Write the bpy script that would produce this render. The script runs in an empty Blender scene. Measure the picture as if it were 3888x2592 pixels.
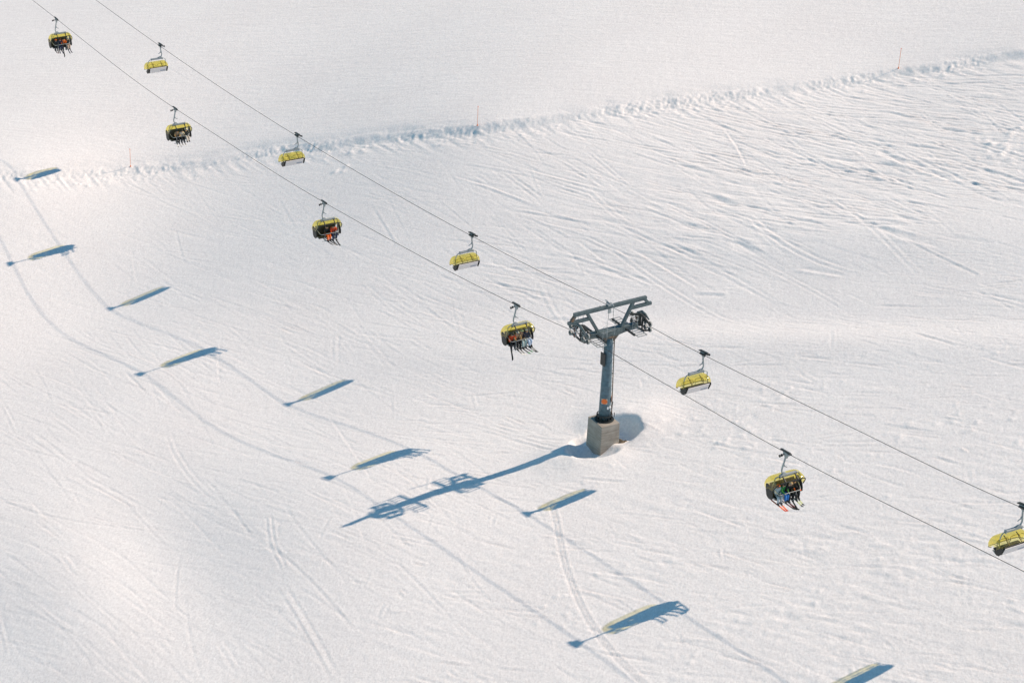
import bpy, math, random
import numpy as np
from mathutils import Vector, Matrix

random.seed(7); rng = np.random.default_rng(11)
scene = bpy.context.scene
COL = scene.collection
R = math.radians

# ------------------------------------------------------------------ frame of the lift
U = Vector((0.52020959, -0.85403863, 0.0))      # uphill direction of the lift line (plan)
L = Vector((0.85403863, 0.52020959, 0.0))       # across the line
ANG_U = math.atan2(U.y, U.x)
SUN_AZ, SUN_EL = R(70), R(41)

# ------------------------------------------------------------------ materials
def mat(name, col, rough=0.6, metal=0.0, noise=0.0, nscale=8.0, bump=0.0, col2=None, spec=0.5, coat=0.0):
    m = bpy.data.materials.new(name); m.use_nodes = True
    nt = m.node_tree; b = nt.nodes['Principled BSDF']
    b.inputs['Roughness'].default_value = rough
    b.inputs['Metallic'].default_value = metal
    b.inputs['Specular IOR Level'].default_value = spec
    b.inputs['Coat Weight'].default_value = coat
    if noise > 0 or col2:
        tc = nt.nodes.new('ShaderNodeTexCoord'); n = nt.nodes.new('ShaderNodeTexNoise')
        n.inputs['Scale'].default_value = nscale; n.inputs['Detail'].default_value = 5
        nt.links.new(tc.outputs['Object'], n.inputs['Vector'])
        cr = nt.nodes.new('ShaderNodeValToRGB')
        c2 = col2 or tuple(min(1, c * (1 + noise)) for c in col)
        c1 = col if col2 else tuple(c * (1 - noise) for c in col)
        cr.color_ramp.elements[0].position = 0.35; cr.color_ramp.elements[1].position = 0.68
        cr.color_ramp.elements[0].color = (*c1, 1); cr.color_ramp.elements[1].color = (*c2, 1)
        nt.links.new(n.outputs['Fac'], cr.inputs['Fac'])
        nt.links.new(cr.outputs['Color'], b.inputs['Base Color'])
        if bump > 0:
            bm = nt.nodes.new('ShaderNodeBump'); bm.inputs['Strength'].default_value = bump
            bm.inputs['Distance'].default_value = 0.02
            nt.links.new(n.outputs['Fac'], bm.inputs['Height']); nt.links.new(bm.outputs['Normal'], b.inputs['Normal'])
    else:
        b.inputs['Base Color'].default_value = (*col, 1)
    return m

M = {}
M['galv'] = mat('galvanised_steel', (0.33, 0.36, 0.37), 0.5, 0.25, 0.14, 14)
M['tower'] = mat('grey_green_paint', (0.088, 0.148, 0.185), 0.55, 0.1, 0.18, 5)
M['towerlight'] = mat('weathered_steel', (0.10, 0.135, 0.145), 0.6, 0.2, 0.22, 6)
M['rust'] = mat('rusty_steel', (0.13, 0.13, 0.12), 0.75, 0.1, 0, 3, 0.2, col2=(0.24, 0.13, 0.07))
M['dark'] = mat('dark_steel', (0.025, 0.032, 0.034), 0.55, 0.2, 0.25, 20)
M['black'] = mat('black_plastic', (0.012, 0.016, 0.017), 0.5, 0, 0.25, 30)
M['rope'] = mat('steel_rope', (0.045, 0.04, 0.042), 0.6, 0.3, 0.3, 60)
M['liner'] = mat('sheave_liner', (0.36, 0.37, 0.36), 0.7, 0, 0.15, 20)
M['redhub'] = mat('red_oxide', (0.18, 0.07, 0.05), 0.7, 0, 0.2, 20)
M['panel'] = mat('pale_panel', (0.76, 0.70, 0.68), 0.55, 0, 0.05, 10)
M['label'] = mat('grey_label', (0.34, 0.37, 0.44), 0.5, 0, 0.1, 10)
M['orange'] = mat('sign_orange', (0.85, 0.17, 0.03), 0.5, 0, 0.05, 10)
M['signpale'] = mat('sign_pale', (0.62, 0.45, 0.33), 0.5, 0, 0.05, 10)
M['white'] = mat('white_paint', (0.75, 0.78, 0.8), 0.4)
M['poleorange'] = mat('marker_orange', (0.88, 0.30, 0.14), 0.5, 0, 0.08, 10)
M['rock'] = mat('brown_rock', (0.05, 0.045, 0.035), 0.9, 0, 0, 9, 0.6, col2=(0.15, 0.12, 0.08))
M['skin'] = mat('skin', (0.55, 0.33, 0.24), 0.55)

def concrete():
    m = mat('board_marked_concrete', (0.30, 0.275, 0.24), 0.85, 0, 0, 1.7, 0.3, col2=(0.37, 0.345, 0.305))
    nt = m.node_tree; b = nt.nodes['Principled BSDF']
    tc = nt.nodes.new('ShaderNodeTexCoord'); mp = nt.nodes.new('ShaderNodeMapping')
    mp.inputs['Scale'].default_value = (0.5, 0.5, 5)
    n2 = nt.nodes.new('ShaderNodeTexNoise'); n2.inputs['Scale'].default_value = 1.6; n2.inputs['Detail'].default_value = 6
    nt.links.new(tc.outputs['Object'], mp.inputs['Vector']); nt.links.new(mp.outputs['Vector'], n2.inputs['Vector'])
    mx = nt.nodes.new('ShaderNodeMix'); mx.data_type = 'RGBA'; mx.blend_type = 'MULTIPLY'; mx.inputs[0].default_value = 0.55
    src = b.inputs['Base Color'].links[0].from_socket
    nt.links.new(src, mx.inputs[6])
    cr = nt.nodes.new('ShaderNodeValToRGB'); cr.color_ramp.elements[0].position = 0.3; cr.color_ramp.elements[1].position = 0.6
    cr.color_ramp.elements[0].color = (0.5, 0.48, 0.46, 1)
    nt.links.new(n2.outputs['Fac'], cr.inputs['Fac']); nt.links.new(cr.outputs['Color'], mx.inputs[7])
    nt.links.new(mx.outputs[2], b.inputs['Base Color'])
    return m
M['concrete'] = concrete()

def bubble_mat():
    m = bpy.data.materials.new('yellow_clear_plastic'); m.use_nodes = True
    nt = m.node_tree; nt.nodes.clear()
    out = nt.nodes.new('ShaderNodeOutputMaterial')
    tr = nt.nodes.new('ShaderNodeBsdfTransparent'); tr.inputs['Color'].default_value = (0.98, 0.905, 0.40, 1)
    df = nt.nodes.new('ShaderNodeBsdfDiffuse'); df.inputs['Color'].default_value = (0.70, 0.52, 0.03, 1)
    tl = nt.nodes.new('ShaderNodeBsdfTranslucent'); tl.inputs['Color'].default_value = (0.72, 0.55, 0.03, 1)
    gl = nt.nodes.new('ShaderNodeBsdfGlossy'); gl.inputs['Roughness'].default_value = 0.08
    a = nt.nodes.new('ShaderNodeMixShader'); a.inputs[0].default_value = 0.5
    nt.links.new(df.outputs[0], a.inputs[1]); nt.links.new(tl.outputs[0], a.inputs[2])
    b = nt.nodes.new('ShaderNodeMixShader'); b.inputs[0].default_value = 0.09
    nt.links.new(tr.outputs[0], b.inputs[1]); nt.links.new(a.outputs[0], b.inputs[2])
    lw = nt.nodes.new('ShaderNodeLayerWeight'); lw.inputs['Blend'].default_value = 0.25
    fr = nt.nodes.new('ShaderNodeMath'); fr.operation = 'MULTIPLY_ADD'; fr.inputs[1].default_value = 0.30; fr.inputs[2].default_value = 0.03
    nt.links.new(lw.outputs['Facing'], fr.inputs[0])
    c = nt.nodes.new('ShaderNodeMixShader'); nt.links.new(fr.outputs[0], c.inputs[0])
    nt.links.new(b.outputs[0], c.inputs[1]); nt.links.new(gl.outputs[0], c.inputs[2])
    nt.links.new(c.outputs[0], out.inputs['Surface'])
    return m
M['bubble'] = bubble_mat()

def snow_mat():
    m = bpy.data.materials.new('packed_snow'); m.use_nodes = True
    nt = m.node_tree; b = nt.nodes['Principled BSDF']
    b.inputs['Roughness'].default_value = 0.7; b.inputs['Specular IOR Level'].default_value = 0.25
    tc = nt.nodes.new('ShaderNodeTexCoord')
    n0 = nt.nodes.new('ShaderNodeTexNoise'); n0.inputs['Scale'].default_value = 0.11; n0.inputs['Detail'].default_value = 6
    nt.links.new(tc.outputs['Object'], n0.inputs['Vector'])
    cr = nt.nodes.new('ShaderNodeValToRGB')
    cr.color_ramp.elements[0].position = 0.3; cr.color_ramp.elements[1].position = 0.7
    cr.color_ramp.elements[0].color = (0.92, 0.905, 0.90, 1); cr.color_ramp.elements[1].color = (0.955, 0.945, 0.94, 1)
    nt.links.new(n0.outputs['Fac'], cr.inputs['Fac'])
    # granular grains: slight albedo speckle of frozen crumbs
    n1 = nt.nodes.new('ShaderNodeTexNoise'); n1.inputs['Scale'].default_value = 6.5; n1.inputs['Detail'].default_value = 4
    n1.inputs['Roughness'].default_value = 0.8
    nt.links.new(tc.outputs['Object'], n1.inputs['Vector'])
    mp = nt.nodes.new('ShaderNodeMapping'); mp.inputs['Scale'].default_value = (1.0, 0.5, 1.0)
    n3 = nt.nodes.new('ShaderNodeTexNoise'); n3.inputs['Scale'].default_value = 7.5; n3.inputs['Detail'].default_value = 3; n3.inputs['Roughness'].default_value = 0.75
    nt.links.new(tc.outputs['Object'], mp.inputs['Vector']); nt.links.new(mp.outputs['Vector'], n3.inputs['Vector'])
    c3 = nt.nodes.new('ShaderNodeValToRGB'); c3.color_ramp.elements[0].position = 0.28; c3.color_ramp.elements[1].position = 0.72
    c3.color_ramp.elements[0].color = (0.77, 0.765, 0.765, 1); c3.color_ramp.elements[1].color = (1, 1, 1, 1)
    nt.links.new(n3.outputs['Fac'], c3.inputs['Fac'])
    mx = nt.nodes.new('ShaderNodeMix'); mx.data_type = 'RGBA'; mx.blend_type = 'MULTIPLY'; mx.inputs[0].default_value = 1.0
    nt.links.new(cr.outputs['Color'], mx.inputs[6]); nt.links.new(c3.outputs['Color'], mx.inputs[7])
    nt.links.new(mx.outputs[2], b.inputs['Base Color'])
    n2 = nt.nodes.new('ShaderNodeTexNoise'); n2.inputs['Scale'].default_value = 1.3; n2.inputs['Detail'].default_value = 5
    nt.links.new(tc.outputs['Object'], n2.inputs['Vector'])
    b1 = nt.nodes.new('ShaderNodeBump'); b1.inputs['Strength'].default_value = 1.0; b1.inputs['Distance'].default_value = 0.03
    nt.links.new(n1.outputs['Fac'], b1.inputs['Height'])
    b2 = nt.nodes.new('ShaderNodeBump'); b2.inputs['Strength'].default_value = 1.0; b2.inputs['Distance'].default_value = 0.014
    nt.links.new(n2.outputs['Fac'], b2.inputs['Height']); nt.links.new(b1.outputs['Normal'], b2.inputs['Normal'])
    nt.links.new(b2.outputs['Normal'], b.inputs['Normal'])
    return m
M['snow'] = snow_mat()

# ------------------------------------------------------------------ mesh builder
class MB:
    def __init__(s): s.v = []; s.f = []; s.mi = []
    def add(s, vs, fs, mi=0):
        o = len(s.v); s.v += [tuple(v) for v in vs]
        for f in fs: s.f.append(tuple(i + o for i in f)); s.mi.append(mi)
    def box(s, c, size, ax=None, mi=0, taper=1.0):
        c = Vector(c); X, Y, Z = ax or (Vector((1, 0, 0)), Vector((0, 1, 0)), Vector((0, 0, 1)))
        a, b, d = size[0] / 2, size[1] / 2, size[2] / 2
        vs = []
        for k in (-1, 1):
            t = taper if k > 0 else 1
            for (i, j) in ((-1, -1), (1, -1), (1, 1), (-1, 1)):
                vs.append(c + X * (i * a * t) + Y * (j * b * t) + Z * (k * d))
        s.add(vs, [(0, 3, 2, 1), (4, 5, 6, 7), (0, 1, 5, 4), (1, 2, 6, 5), (2, 3, 7, 6), (3, 0, 4, 7)], mi)
        return s
    def beam(s, p, q, w, h, up=(0, 0, 1), mi=0):
        p, q = Vector(p), Vector(q); X = (q - p); ln = X.length; X.normalize()
        Y = Vector(up).cross(X)
        if Y.length < 1e-5: Y = Vector((0, 1, 0)).cross(X)
        Y.normalize(); Z = X.cross(Y)
        return s.box((p + q) / 2, (ln, w, h), (X, Y, Z), mi)
    def tube(s, pts, r, n=8, mi=0, cap=True):
        pts = [Vector(p) for p in pts]; rs = r if isinstance(r, (list, tuple)) else [r] * len(pts)
        prev = None; rings = []
        for i, p in enumerate(pts):
            t = (pts[min(i + 1, len(pts) - 1)] - pts[max(i - 1, 0)]).normalized()
            if prev is None:
                a = Vector((0, 0, 1)) if abs(t.z) < 0.9 else Vector((1, 0, 0))
                nn = t.cross(a).normalized()
            else:
                nn = (prev - t * prev.dot(t)).normalized()
            prev = nn; bb = t.cross(nn)
            rings.append([p + (nn * math.cos(2 * math.pi * k / n) + bb * math.sin(2 * math.pi * k / n)) * rs[i] for k in range(n)])
        vs = [v for rr in rings for v in rr]; fs = []
        for i in range(len(pts) - 1):
            for k in range(n):
                k2 = (k + 1) % n
                fs.append((i * n + k, i * n + k2, (i + 1) * n + k2, (i + 1) * n + k))
        if cap:
            fs.append(tuple(range(n - 1, -1, -1))); fs.append(tuple((len(pts) - 1) * n + k for k in range(n)))
        s.add(vs, fs, mi); return s
    def cyl(s, p, q, r, n=16, mi=0, r2=None):
        return s.tube([p, q], [r, r if r2 is None else r2], n, mi)
    def ell(s, c, rad, nu=14, nv=9, mi=0, zmin=-1.0):
        c = Vector(c); vs = []; fs = []
        a0 = math.asin(max(-1, zmin))
        for j in range(nv + 1):
            th = a0 + (math.pi / 2 - a0) * j / nv
            for i in range(nu):
                ph = 2 * math.pi * i / nu
                vs.append((c.x + rad[0] * math.cos(th) * math.cos(ph), c.y + rad[1] * math.cos(th) * math.sin(ph), c.z + rad[2] * math.sin(th)))
        for j in range(nv):
            for i in range(nu):
                i2 = (i + 1) % nu
                fs.append((j * nu + i, j * nu + i2, (j + 1) * nu + i2, (j + 1) * nu + i))
        fs.append(tuple(range(nu - 1, -1, -1)))
        s.add(vs, fs, mi); return s
    def prism(s, poly, y0, y1, mi=0):
        """polygon in (x, z), extruded along y"""
        n = len(poly)
        vs = [(x, y0, z) for x, z in poly] + [(x, y1, z) for x, z in poly]
        fs = [tuple(range(n)), tuple(range(2 * n - 1, n - 1, -1))]
        for i in range(n):
            j = (i + 1) % n; fs.append((j, i, n + i, n + j))
        s.add(vs, fs, mi); return s
    def build(s, name, mats, parent=None, smooth=False, bevel=0.0):
        me = bpy.data.meshes.new(name); me.from_pydata(s.v, [], s.f)
        if not isinstance(mats, (list, tuple)): mats = [mats]
        for m in mats: me.materials.append(m)
        me.polygons.foreach_set('material_index', s.mi)
        if smooth: me.polygons.foreach_set('use_smooth', [True] * len(me.polygons))
        me.update()
        o = bpy.data.objects.new(name, me); COL.objects.link(o)
        if parent: o.parent = parent
        if bevel > 0:
            b = o.modifiers.new('bevel', 'BEVEL'); b.width = bevel; b.segments = 2; b.limit_method = 'ANGLE'
        return o

def empty(name, label, cat, loc=(0, 0, 0), rz=0.0, group=None):
    o = bpy.data.objects.new(name, None); COL.objects.link(o)
    o.location = loc; o.rotation_euler = (0, 0, rz); o.empty_display_size = 0.2
    return tag(o, label, cat, group)
def tag(o, label, cat, group=None):
    o['label'] = label; o['category'] = cat
    if group: o['group'] = group
    return o
def copy_tree(o, parent=None):
    c = o.copy(); COL.objects.link(c)
    if parent: c.parent = parent
    for ch in list(o.children): copy_tree(ch, c)
    return c
def spline(pts, n=8):
    P = [Vector(p) for p in pts]; out = []
    for i in range(len(P) - 1):
        p0, p1, p2, p3 = P[max(i - 1, 0)], P[i], P[i + 1], P[min(i + 2, len(P) - 1)]
        for k in range(n):
            t = k / n
            out.append(0.5 * ((2 * p1) + (p2 - p0) * t + (2 * p0 - 5 * p1 + 4 * p2 - p3) * t * t + (3 * p1 - p0 - 3 * p2 + p3) * t ** 3))
    out.append(P[-1]); return out

# ------------------------------------------------------------------ snow slope
GP = np.array([[-54.37, 53.69, -12.4], [-37.4, 26.86, -9.45], [-19.47, 0.94, -3.85], [-2.41, -26.04, .5],
               [-42.78, 42.95, -11.66], [-24.45, 16.77, -6.8], [-5.47, -9.06, -.51], [-15.37, -6.19, -2.4], [-10.74, -3.33, -1.9], [0, 0, .4],
               [-56.97, 70.8, -10.75], [-46.2, 72.5, -10.6], [-10.83, 59.5, .4], [28.02, 59.2, 7.6],
               [22.09, -37.49, 6.7], [27.99, -2.49, 8.0], [-40.91, -13.09, -9.3], [-75, 139, -17.5], [-8, 95, 1.3], [38, 55, 10.5]])
def tps_fit(P, lam):
    n = len(P); xy = P[:, :2] / 50
    d2 = ((xy[:, None] - xy[None]) ** 2).sum(-1); K = np.where(d2 > 0, d2 * np.log(d2 + 1e-12), 0) * .5
    A = np.zeros((n + 3, n + 3)); A[:n, :n] = K + lam * np.eye(n); Pm = np.c_[np.ones(n), xy]; A[:n, n:] = Pm; A[n:, :n] = Pm.T
    return xy, np.linalg.solve(A, np.r_[P[:, 2], 0, 0, 0])
TXY, TW = tps_fit(GP, 0.02)
def gbase(x, y):
    x = np.asarray(x, float) / 50; y = np.asarray(y, float) / 50
    z = TW[-3] + TW[-2] * x + TW[-1] * y
    for (a, b), w in zip(TXY, TW[:-3]):
        d2 = (x - a) ** 2 + (y - b) ** 2; z = z + w * .5 * d2 * np.log(d2 + 1e-12)
    return z
BANK = np.array([(-76, 71), (-59.4, 72.4), (-52.7, 72.5), (-46.1, 73.1), (-32.3, 70.7), (-20.2, 65.3), (-10.9, 60.5), (-1.3, 59.6),
                 (8.2, 59.8), (18.2, 60.0), (28.0, 59.8), (33.6, 59.0), (39.0, 57.7), (60, 52)])

def value_noise(x, y, sx, sy, seed, ang=0.0):
    r = np.random.default_rng(seed); T = r.random((512, 512)).astype(np.float32) * 2 - 1
    c, s = math.cos(ang), math.sin(ang)
    a = (x * c + y * s) / sx + 1000.37; b = (-x * s + y * c) / sy + 1000.71
    i = np.floor(a).astype(np.int64); j = np.floor(b).astype(np.int64)
    fa = a - i; fb = b - j; fa = fa * fa * (3 - 2 * fa); fb = fb * fb * (3 - 2 * fb)
    i0, i1, j0, j1 = i % 512, (i + 1) % 512, j % 512, (j + 1) % 512
    return (T[i0, j0] * (1 - fa) + T[i1, j0] * fa) * (1 - fb) + (T[i0, j1] * (1 - fa) + T[i1, j1] * fa) * fb

def sstep(a, b, x):
    t = np.clip((x - a) / (b - a), 0, 1); return t * t * (3 - 2 * t)

def make_snow():
    xf = np.arange(-80, 46.01, 0.105); yf = np.arange(-42, 158.01, 0.14)
    xs = np.r_[-900, -500, -300, -200, -140, -110, -95, -86, xf, 50, 58, 70, 90, 120, 180, 300, 500, 900]
    ys = np.r_[-420, -250, -140, -90, -65, -52, -46, yf, 164, 175, 195, 230, 300, 420, 700, 1200]
    X, Y = np.meshgrid(xs, ys)
    Xc, Yc = np.clip(X, -84, 50), np.clip(Y, -46, 160)
    Z = gbase(Xc, Yc)
    # ---- broad rolls of the terrain
    def roll(cx, cy, nx, ny, width, slope, alen):
        n = ((X - cx) * nx + (Y - cy) * ny); t = (-(X - cx) * ny + (Y - cy) * nx)
        return slope * n * np.exp(-(n / width) ** 2) * np.exp(-(t / alen) ** 2)
    Z += roll(13.5, 12.2, .446, .895, 3.6, -.13, 28)
    Z += roll(17, 23.5, .446, .895, 6.5, .09, 20)
    Z += roll(-8, 19, .446, .895, 3.0, -.06, 9)
    Z += roll(-33.0, -8.0, .92, .39, 6.6, -.145, 15)
    # ---- piste edge bank
    yb = np.interp(X, BANK[:, 0], BANK[:, 1]) + 0.3 * value_noise(X, X * 0, 3.1, 1, 5) + 0.14 * value_noise(X, X * 0, 0.8, 1, 6)
    d = Y - yb
    hb = .78 + .3 * value_noise(X, X * 0, 6, 1, 7) + .15 * value_noise(X, X * 0, 1.7, 1, 8)
    hb = 1 + (hb - 1) * np.exp(-(np.clip(d, 0, None) / 1.2) ** 2)
    step = sstep(-1.7, 0.1, d) * 0.44 * hb * np.exp(-np.clip(d, 0, None) / 30)
    Z += step
    face = np.exp(-((d + 0.9) / 1.15) ** 2)
    lump = 0.06 * value_noise(X, Y, .55, .65, 21) + 0.10 * value_noise(X, Y, .27, .36, 22) + .075 * value_noise(X, Y, .17, .22, 23)
    amp = 0.32 + 0.28 * value_noise(X, Y, 5, 50, 24)
    Z += face * lump * amp
    # furrows running down from the bank where skiers cut in
    Z += np.exp(-((d + 2.6) / 1.8) ** 2) * 0.035 * value_noise(X, Y, 3.0, .3, 25, R(-62))
    below = sstep(0.0, -1.5, d)           # the skied slope, as against the groomed piste
    above = 1 - below
    inner = (X > -84) & (X < 50) & (Y > -46) & (Y < 160)
    # ---- density of ski tracks
    mid = np.exp(-(((X - 22) / 26) ** 2 + ((Y - 42) / 15) ** 2) ** 1.5)
    low = np.exp(-(((X - 12) / 22) ** 2 + ((Y + 22) / 20) ** 2))
    lef = np.exp(-(((X + 34) / 18) ** 2 + ((Y - 5) / 26) ** 2))
    dens = below * (0.25 + 0.9 * mid + 0.35 * low + .25 * lef)
    streak = (0.045 * value_noise(X, Y, 4.2, .36, 31, R(-42)) + 0.03 * value_noise(X, Y, 2.2, .22, 32, R(-36)) + .02 * value_noise(X, Y, 3.0, .2, 33, R(-52)))
    Z += streak * dens * 0.3
    Z += below * low * np.clip(.3 + value_noise(X, Y, 5, 4, 44), 0, 1) * (0.032 * value_noise(X, Y, 1.6, .4, 34, R(-33)) + .02 * value_noise(X, Y, .4, .3, 35))
    Z += below * mid * (0.03 * value_noise(X, Y, 2.4, .8, 36, R(-40)) + 0.012 * value_noise(X, Y, .7, .5, 41))
    # ---- grain
    g = np.random.default_rng(3).normal(0, 1, Z.shape)
    Z += np.where(inner, g * 0.0045, 0)
    Z += above * inner * (0.009 * value_noise(X, Y, 2.2, .2, 37, R(-28)) + .004 * value_noise(X, Y, .5, .3, 38))
    Z += inner * 0.005 * value_noise(X, Y, .45, .45, 39)
    # ---- single strokes
    def stroke(cx, cy, ang, ln, w, dp, curv=0.0, spoil=0.7, side=1):
        m = ln / 2 + 1; 
        i0, i1 = np.searchsorted(xs, (cx - m, cx + m)); j0, j1 = np.searchsorted(ys, (cy - m, cy + m))
        if i1 - i0 < 2 or j1 - j0 < 2: return
        x = X[j0:j1, i0:i1] - cx; y = Y[j0:j1, i0:i1] - cy
        c, s = math.cos(ang), math.sin(ang)
        a = x * c + y * s; b = -x * s + y * c - curv * a * a
        env = np.clip(1 - (2 * a / ln) ** 4, 0, 1) * (np.abs(a) < ln / 2)
        wob = 1 + 0.2 * np.sin(a * 2.3 + cx * 5)
        Z[j0:j1, i0:i1] += env * wob * (-dp * np.exp(-(b / w) ** 2) + spoil * dp * np.exp(-((b - side * 1.7 * w) / w) ** 2))
    rr = random.Random(5)
    def scatter(n, x0, x1, y0, y1, cond, ang, spread, l0, l1, w0, w1, d0, d1, pair=0.3, curv=0.012, gain=.55):
        k = 0; tries = 0
        while k < n and tries < n * 20:
            tries += 1
            cx, cy = rr.uniform(x0, x1), rr.uniform(y0, y1)
            if not cond(cx, cy): continue
            k += 1
            a = R(rr.gauss(ang, spread)); ln = rr.uniform(l0, l1); w = rr.uniform(w0, w1); dp = rr.uniform(d0, d1) * rr.uniform(.4, 1)
            cv = rr.gauss(0, curv); sd = rr.choice((-1, 1, 1))
            w = max(.066, w * .55); dp *= gain; cv *= .5; stroke(cx, cy, a, ln, w, dp, cv, rr.uniform(.3, 1), sd)
            if rr.random() < pair:
                o = rr.uniform(.3, .55); stroke(cx - math.sin(a) * o, cy + math.cos(a) * o, a, ln, w, dp, cv, .5, sd)
    ybf = lambda x: float(np.interp(x, BANK[:, 0], BANK[:, 1]))
    inm = lambda x, y: y < ybf(x) - 2.5
    scatter(800, -10, 44, 27, 58, lambda x, y: inm(x, y) and rr.random() < .25 + .75 * math.exp(-((x - 24) / 22) ** 2), -43, 9, 3, 13, .10, .26, .04, .13, gain=.40)
    scatter(120, -8, 44, 27, 58, lambda x, y: y < ybf(x) - 7, -62, 9, 4, 14, .10, .22, .04, .11, .5, .02, gain=.32)
    scatter(380, -45, 2, 20, 70, inm, -50, 12, 3, 14, .09, .18, .015, .05, .35)
    scatter(620, -52, -8, -22, 36, inm, -50, 9, 3, 17, .08, .14, .02, .065, .1, .010, gain=.5)
    scatter(800, -14, 32, -42, 14, inm, -33, 13, .8, 5, .09, .2, .03, .085, .25, .03, gain=.66)
    scatter(60, -25, 30, -42, 15, inm, -85, 12, 1.2, 4, .08, .14, .03, .07, .5, .03, gain=.4)
    scatter(330, -14, 36, 0, 27, inm, -40, 10, 2, 9, .09, .2, .015, .05, .3)
    scatter(90, -75, 44, 62, 150, lambda x, y: y > ybf(x) + 2, -38, 10, 2, 9, .08, .16, .015, .04, .4, .004)
    scatter(40, 4, 44, 22, 50, inm, -56, 9, 8, 24, .13, .24, .06, .12, .4, .010, gain=.40)
    scatter(80, -4, 44, 20, 50, lambda x, y: inm(x, y) and rr.random() < math.exp(-((x - 24) / 18) ** 2 - ((y - 33) / 11) ** 2), -45, 10, 1.5, 5, .35, .7, .09, .17, 0, .01, gain=.42)
    # clods and kicked-up snow
    def clump(cx, cy, n, sx, sy, r0, r1):
        for _ in range(n):
            x, y, r = rr.gauss(cx, sx), rr.gauss(cy, sy), rr.uniform(r0, r1)
            i0, i1 = np.searchsorted(xs, (x - 3 * r, x + 3 * r)); j0, j1 = np.searchsorted(ys, (y - 3 * r, y + 3 * r))
            if i1 - i0 < 2 or j1 - j0 < 2: continue
            q = ((X[j0:j1, i0:i1] - x) ** 2 + (Y[j0:j1, i0:i1] - y) ** 2) / r ** 2
            Z[j0:j1, i0:i1] += rr.choice((1, 1, -.5)) * r * .26 * np.exp(-q)
    clump(34.0, 38, 46, 1.2, 2.4, .14, .34); clump(8.5, -2, 26, 1.6, 1.6, .12, .3); clump(12.2, 1.8, 16, 1, 1, .12, .25)
    clump(-24.2, 60.5, 4, .5, .5, .2, .4); clump(-22.8, 63.5, 3, .4, .4, .2, .4); clump(22, -6, 18, 2.5, 2, .1, .25)
    for k in range(26): clump(rr.uniform(-5, 28), rr.uniform(-38, 8), 7, .7, .7, .08, .2)
    for k in range(55):
        x = rr.uniform(-60, 42); clump(x, ybf(x) - rr.uniform(1.2, 3.6), 6, .9, .5, .10, .24)
    # ---- the pair of tracks that curves down past the tower
    def path(pts, w, dp, offs):
        P = spline([(x, y, 0) for x, y in pts], 14)
        for o in offs:
            Q = []
            for i, p in enumerate(P):
                t = (P[min(i + 1, len(P) - 1)] - P[max(i - 1, 0)]).normalized(); Q.append((p.x - t.y * o, p.y + t.x * o))
            q = np.array(Q); i0, i1 = np.searchsorted(xs, (q[:, 0].min() - 1, q[:, 0].max() + 1)); j0, j1 = np.searchsorted(ys, (q[:, 1].min() - 1, q[:, 1].max() + 1))
            x = X[j0:j1, i0:i1]; y = Y[j0:j1, i0:i1]; best = np.full(x.shape, 9.0); sg = np.zeros(x.shape)
            for a, b in zip(Q[:-1], Q[1:]):
                dx, dy = b[0] - a[0], b[1] - a[1]; l2 = dx * dx + dy * dy
                t = np.clip(((x - a[0]) * dx + (y - a[1]) * dy) / l2, 0, 1)
                ex = x - a[0] - t * dx; ey = y - a[1] - t * dy; dd = np.hypot(ex, ey); m = dd < best
                best = np.where(m, dd, best); sg = np.where(m, np.sign(dx * ey - dy * ex), sg)
            sd = best * sg
            Z[j0:j1, i0:i1] += -dp * np.exp(-(best / w) ** 2) + .8 * dp * np.exp(-((sd - 1.9 * w) / w) ** 2)
    path([(-3.7, -8.2), (-3.47, -10.45), (-2.79, -17.07), (-1.62, -22.95), (-0.24, -27.19), (1.34, -30.73), (3.1, -34.3)], .075, .042, (-.11, .11))
    path([(-23.5, -3.5), (-22.8, -7.5), (-21.7, -11.0)], .08, .025, (-.16, .16))
    path([(-31.5, 4), (-27, -2.5), (-23.5, -6.5)], .08, .018, (-.14, .14))
    path([(-49, 18), (-46, 9), (-40, 3), (-33, -1)], .08, .025, (0,))
    path([(-26, -12.5), (-24, -14.5), (-20.5, -17)], .08, .018, (-.14, .14))
    path([(-14, 29), (-9, 20), (-2, 14), (4, 11)], .09, .02, (0,))
    path([(19, 33), (22.5, 25.5), (28, 15)], .1, .035, (0,))
    # ---- pit scoured round the tower foot
    lx, uy = U.x, U.y
    a = (X * L.x + Y * L.y) + .12; b = (X * U.x + Y * U.y)
    rp = np.sqrt((a / 1.12) ** 2 + (b / 1.15) ** 2); th = np.arctan2(b, a)
    right = np.clip(np.cos(th + .35), 0, 1); left = np.clip(np.cos(th - math.pi + .25), 0, 1); front = np.clip(np.sin(th), 0, 1)
    rad = (1.55 + 1.35 * right ** 1.5 + 1.0 * left) * (1 + .07 * value_noise(np.cos(th) * 2, np.sin(th) * 2, .7, .7, 52))
    dep = .02 + .62 * right ** 1.3 + .55 * left ** 1.2
    rim = .03 + .45 * right ** 1.5 + .24 * left
    Z += -dep * (1 - sstep(.72, 1.08, rp / rad)) + rim * np.where(rp / rad < 1.1, np.exp(-((rp / rad - 1.1) / .15) ** 2), np.exp(-((rp / rad - 1.1) / .8) ** 2)) * (1 + .1 * value_noise(X, Y, .9, .9, 51))
    ny, nx = X.shape
    me = bpy.data.meshes.new('snow_slope')
    V = np.stack([X, Y, Z], -1).reshape(-1, 3).astype(np.float32)
    idx = np.arange(nx * ny).reshape(ny, nx)
    q = np.stack([idx[:-1, :-1], idx[:-1, 1:], idx[1:, 1:], idx[1:, :-1]], -1).reshape(-1, 4).astype(np.int32)
    me.vertices.add(len(V)); me.vertices.foreach_set('co', V.ravel())
    me.loops.add(q.size); me.loops.foreach_set('vertex_index', q.ravel())
    me.polygons.add(len(q)); me.polygons.foreach_set('loop_start', np.arange(0, q.size, 4, dtype=np.int32))
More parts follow.
